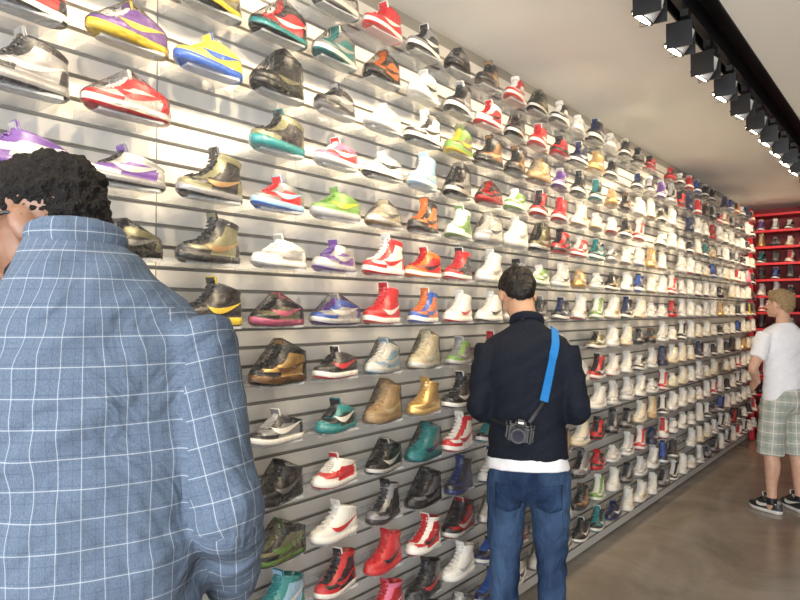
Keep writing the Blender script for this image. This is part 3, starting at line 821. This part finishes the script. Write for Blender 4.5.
for (a0, a1, r0) in ((-.024, -.040, .036), (-.040, -.072, .033), (-.072, -.080, .035)):
    cyl(bm, Mc @ Vector((-.008, a0, -.003)), Mc @ Vector((-.008, a1, -.003)), r0*.86, n=28)
cyl(bm, Mc @ Vector((.048, -.015, .036)), Mc @ Vector((.048, -.015, .047)), .010, n=16); cyl(bm, Mc @ Vector((-.046, 0, .038)), Mc @ Vector((-.046, 0, .050)), .0095, n=16)
for s in (-1, 1): cyl(bm, Mc @ Vector((s*.064, 0, .026)), Mc @ Vector((s*.064, 0, .044)), .0045, n=10)
obj_from_bm(bm, 'camera_body', [M_blk], cam_e)
bm = bmesh.new(); cyl(bm, Mc @ Vector((-.008, -.080, -.003)), Mc @ Vector((-.008, -.0808, -.003)), .023, n=28); obj_from_bm(bm, 'front_element', [M_glass], cam_e)
bm = bmesh.new(); box(bm, 0, -.0295, .050, .026, .001, .008, 0, Mc); obj_from_bm(bm, 'label_plate', [M_silver], cam_e)
bmb.free()

# ---- man in white t-shirt (right)
k3 = .935
man3 = person('man_in_white_tshirt', (-.855, 5.57, 0), radians(50), k3)
rows = [(.90,.175,.122,0,0), (1.00,.170,.118,0,0), (1.12,.160,.112,0,0), (1.25,.172,.116,0,0), (1.37,.184,.114,0,0), (1.44,.174,.102,0,0), (1.485,.116,.080,0,-.004), (1.515,.068,.066,0,0)]
bm = bmesh.new(); torso_tube(bm, rows, .0)
hb = bmesh.new()
for s, el, wr in ((-1, (-.300, -.03, 1.16), (-.190, .07, 1.045)), (1, (.25, -.05, 1.15), (.19, .12, 1.04))):
    S_ = Vector((s*.164, 0, 1.43)); E = Vector(el); W_ = Vector(wr)
    M_ = S_.lerp(E, .72)
    tube(bm, [S_, S_.lerp(E, .3), M_], [.062, .062, .063], 24, ref=(0, 1, 0))
    pp, rr = smooth_path([S_.lerp(E, .3), S_.lerp(E, .75), E, E.lerp(W_, .35), W_], [.046, .042, .037, .037, .027])
    tube(hb, pp, rr, 20, ref=(0, 1, 0))
    d = (W_-E).normalized()
    hand(hb, W_+d*.02, Vector((-s*.15, .75, -.45)), (-s*1, 0, -.2), (0, .2, 1), .35)
tsh = remesh(bm, 'tshirt', .009, 4, [M_white], man3, disp=folds(.010, 8, 9))
remesh(hb, 'arms', .0042, 3, [M_skin_fair], man3)
Mh = Matrix.Translation((0, .035, 1.665)) @ Matrix.Rotation(radians(22), 4, 'Z') @ Matrix.Rotation(radians(4), 4, 'X')
head(man3, Mh, M_skin_fair, M_hair_brown, (0, 0, 1.50), 'crop', nr=.050)
legs(man3, M_shorts, 'shorts', hipx=.092, foot=.13, r=(.098, .07, .05), top=.97, waist=(.162, .118), bottom=.46, uv=True, amp=.006)
bm = bmesh.new()
for s in (1, -1):
    K = Vector((s*.115, .015, .55)); A_ = Vector((s*.13, -.015, .085))
    pp, rr = smooth_path([K, K.lerp(A_, .12), K.lerp(A_, .38)+Vector((0, -.018, 0)), K.lerp(A_, .7), A_, A_+Vector((0, .02, -.045))], [.060, .055, .058, .042, .034, .036])
    tube(bm, pp, rr, 20, ref=(1, 0, 0))
remesh(bm, 'calves', .006, 3, [M_skin_fair], man3)
bm = bmesh.new()
for s in (1, -1): tube(bm, [(s*.13, -.013, .07), (s*.13, -.013, .125)], [.039, .040], 20)
remesh(bm, 'socks', .005, 1, [M_blk], man3)
shoes_on(man3, (.13, -.13), P('W W K K W K'), (radians(-6), radians(14)), y=.055)

# ------------------------------------------------------------------ camera
cd = bpy.data.cameras.new('Camera'); cam = bpy.data.objects.new('Camera', cd); coll.objects.link(cam)
cd.sensor_width = 36; cd.lens = 28.8; cd.clip_start = .02
cam.location = (0, 0, 1.5); cam.rotation_euler = (radians(91.07), 0, TH)
scene.camera = cam
scene.view_settings.view_transform = 'Standard'
scene.view_settings.exposure = 0.0
